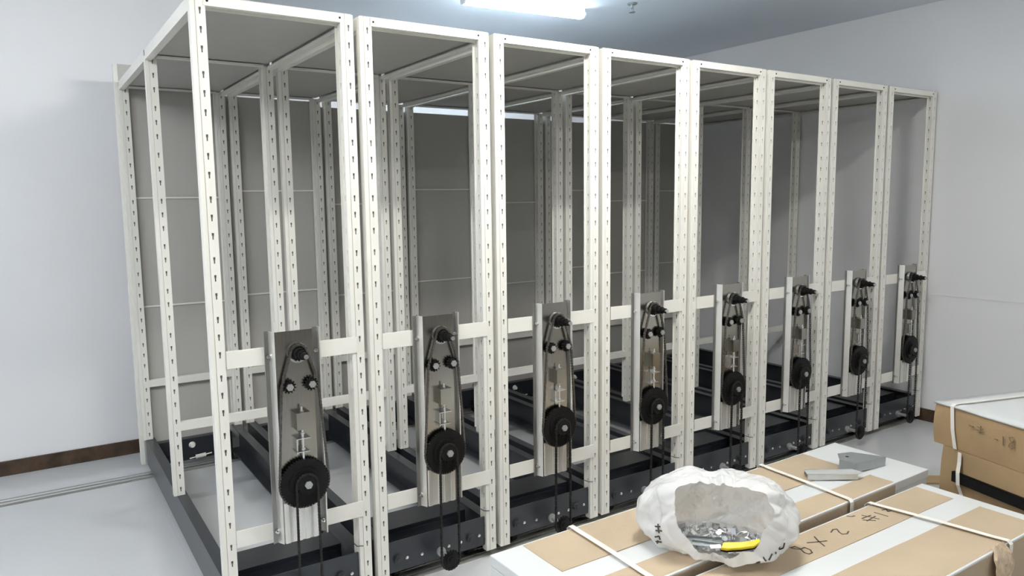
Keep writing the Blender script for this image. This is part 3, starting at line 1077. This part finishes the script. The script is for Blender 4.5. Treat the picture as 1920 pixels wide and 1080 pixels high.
def carton_strap(parent, y, h, top=True, L=1.18, skew=0.0):
    e = 0.016
    pts = [(-e + 0.003, y + skew, 0.003), (-e - 0.003, y + skew * 0.5, h * 0.5), (-e + 0.004, y, h + 0.012 if top else h - 0.002)]
    if top:
        pts += [(0.004, y, h + 0.0225), (0.3, y, h + 0.022), (0.8, y, h + 0.022), (L, y, h + 0.022)]
    MB().ribbon(pts, (0, 1, 0), 0.020, 0.0018).build('strap', 'strap', parent)


carton_strap(c1, -0.098, h1, skew=-0.03)
mb = MB()
for s in ([(-0.20, 0.145), (-0.225, 0.143)], [(-0.245, 0.150), (-0.275, 0.146)], [(-0.240, 0.135), (-0.285, 0.136)], [(-0.262, 0.158), (-0.260, 0.125)],
          [(-0.335, 0.118), (-0.350, 0.118)], [(-0.375, 0.142), (-0.378, 0.100)],
          [(-0.405, 0.148), (-0.420, 0.152), (-0.428, 0.140), (-0.410, 0.122), (-0.404, 0.106), (-0.418, 0.098), (-0.430, 0.110), (-0.408, 0.138), (-0.405, 0.148)]):
    pts = [(-0.018, y, z) for y, z in s]
    MB().tube(pts, 0.0028, 5).build('handwritten_mark', 'ink2', c1)
tag(c1, 'strapped brown carton with a white top, uppermost of the stack by the right wall', 'carton')

c2, h2 = carton('strapped_carton', 0.0, -0.055, 1.15, 0.95, F, 0.336, 0.012)
MB().box(-0.036, -0.033, -0.95, -0.083, h2 - 0.150, h2 - 0.100).box(-0.036, -0.018, -0.95, -0.083, h2 - 0.103, h2 - 0.100)\
    .build('black_angle_strip', 'black', c2)
MB().ribbon([(-0.016, -0.105, h2 - 0.002), (-0.022, -0.11, h2 - 0.05), (-0.040, -0.12, h2 - 0.095), (-0.041, -0.125, h2 - 0.155), (-0.022, -0.13, h2 - 0.20), (-0.018, -0.135, 0.003)],
            (0, 1, 0), 0.020, 0.0018).build('strap', 'strap', c2)
tag(c2, 'strapped brown carton with a black angle strip, under the white-topped carton', 'carton')

sc = MB()
sc.box(-0.10, 0.10, -0.055, 0.055, 0.0, 0.012)
o = sc.build('cardboard_offcut', 'card2', bevel=0.002)
o.location = (3.69, -0.66, F)
o.rotation_euler = (0, 0, radians(-35))
o = tag(o, 'small brown cardboard offcut on the floor between bundle and cartons', 'cardboard')

# ------------------------------------------------------------------ camera
ya, pi_, ro = 0.58160, 0.11780, 0.01200
ya, pi_, ro = radians(33.32047956), radians(6.7512467), radians(0.68681358)
fw = Vector((sin(ya) * cos(pi_), cos(ya) * cos(pi_), -sin(pi_)))
rt = Vector((cos(ya), -sin(ya), 0))
dn = fw.cross(rt)
r2 = rt * cos(ro) + dn * sin(ro)
d2 = -rt * sin(ro) + dn * cos(ro)
cam = bpy.data.cameras.new('camera')
cam.sensor_width = 36
cam.lens = 1395.443 / 1920 * 36
cam.clip_start = 0.05
co = bpy.data.objects.new('camera', cam)
COL.objects.link(co)
mw = Matrix(((r2.x, -d2.x, -fw.x, -0.5253), (r2.y, -d2.y, -fw.y, -2.7456), (r2.z, -d2.z, -fw.z, 1.57524), (0, 0, 0, 1)))
co.matrix_world = mw
bpy.context.scene.camera = co

# ------------------------------------------------------------------ world, exposure
w = bpy.data.worlds.new('world')
bpy.context.scene.world = w
w.use_nodes = True
w.node_tree.nodes['Background'].inputs[0].default_value = (0.02, 0.02, 0.022, 1)
w.node_tree.nodes['Background'].inputs[1].default_value = 1.0
vsn = bpy.context.scene.view_settings
vsn.view_transform = 'Standard'
vsn.look = 'None'
vsn.gamma = 1
vsn.use_curve_mapping = False
vsn.exposure = 1.45
bpy.context.scene.cycles.use_denoising = True

# lift everything so that the floor lies at z = 0
for o in list(COL.objects):
    if o.parent is None:
        o.location.z += -F
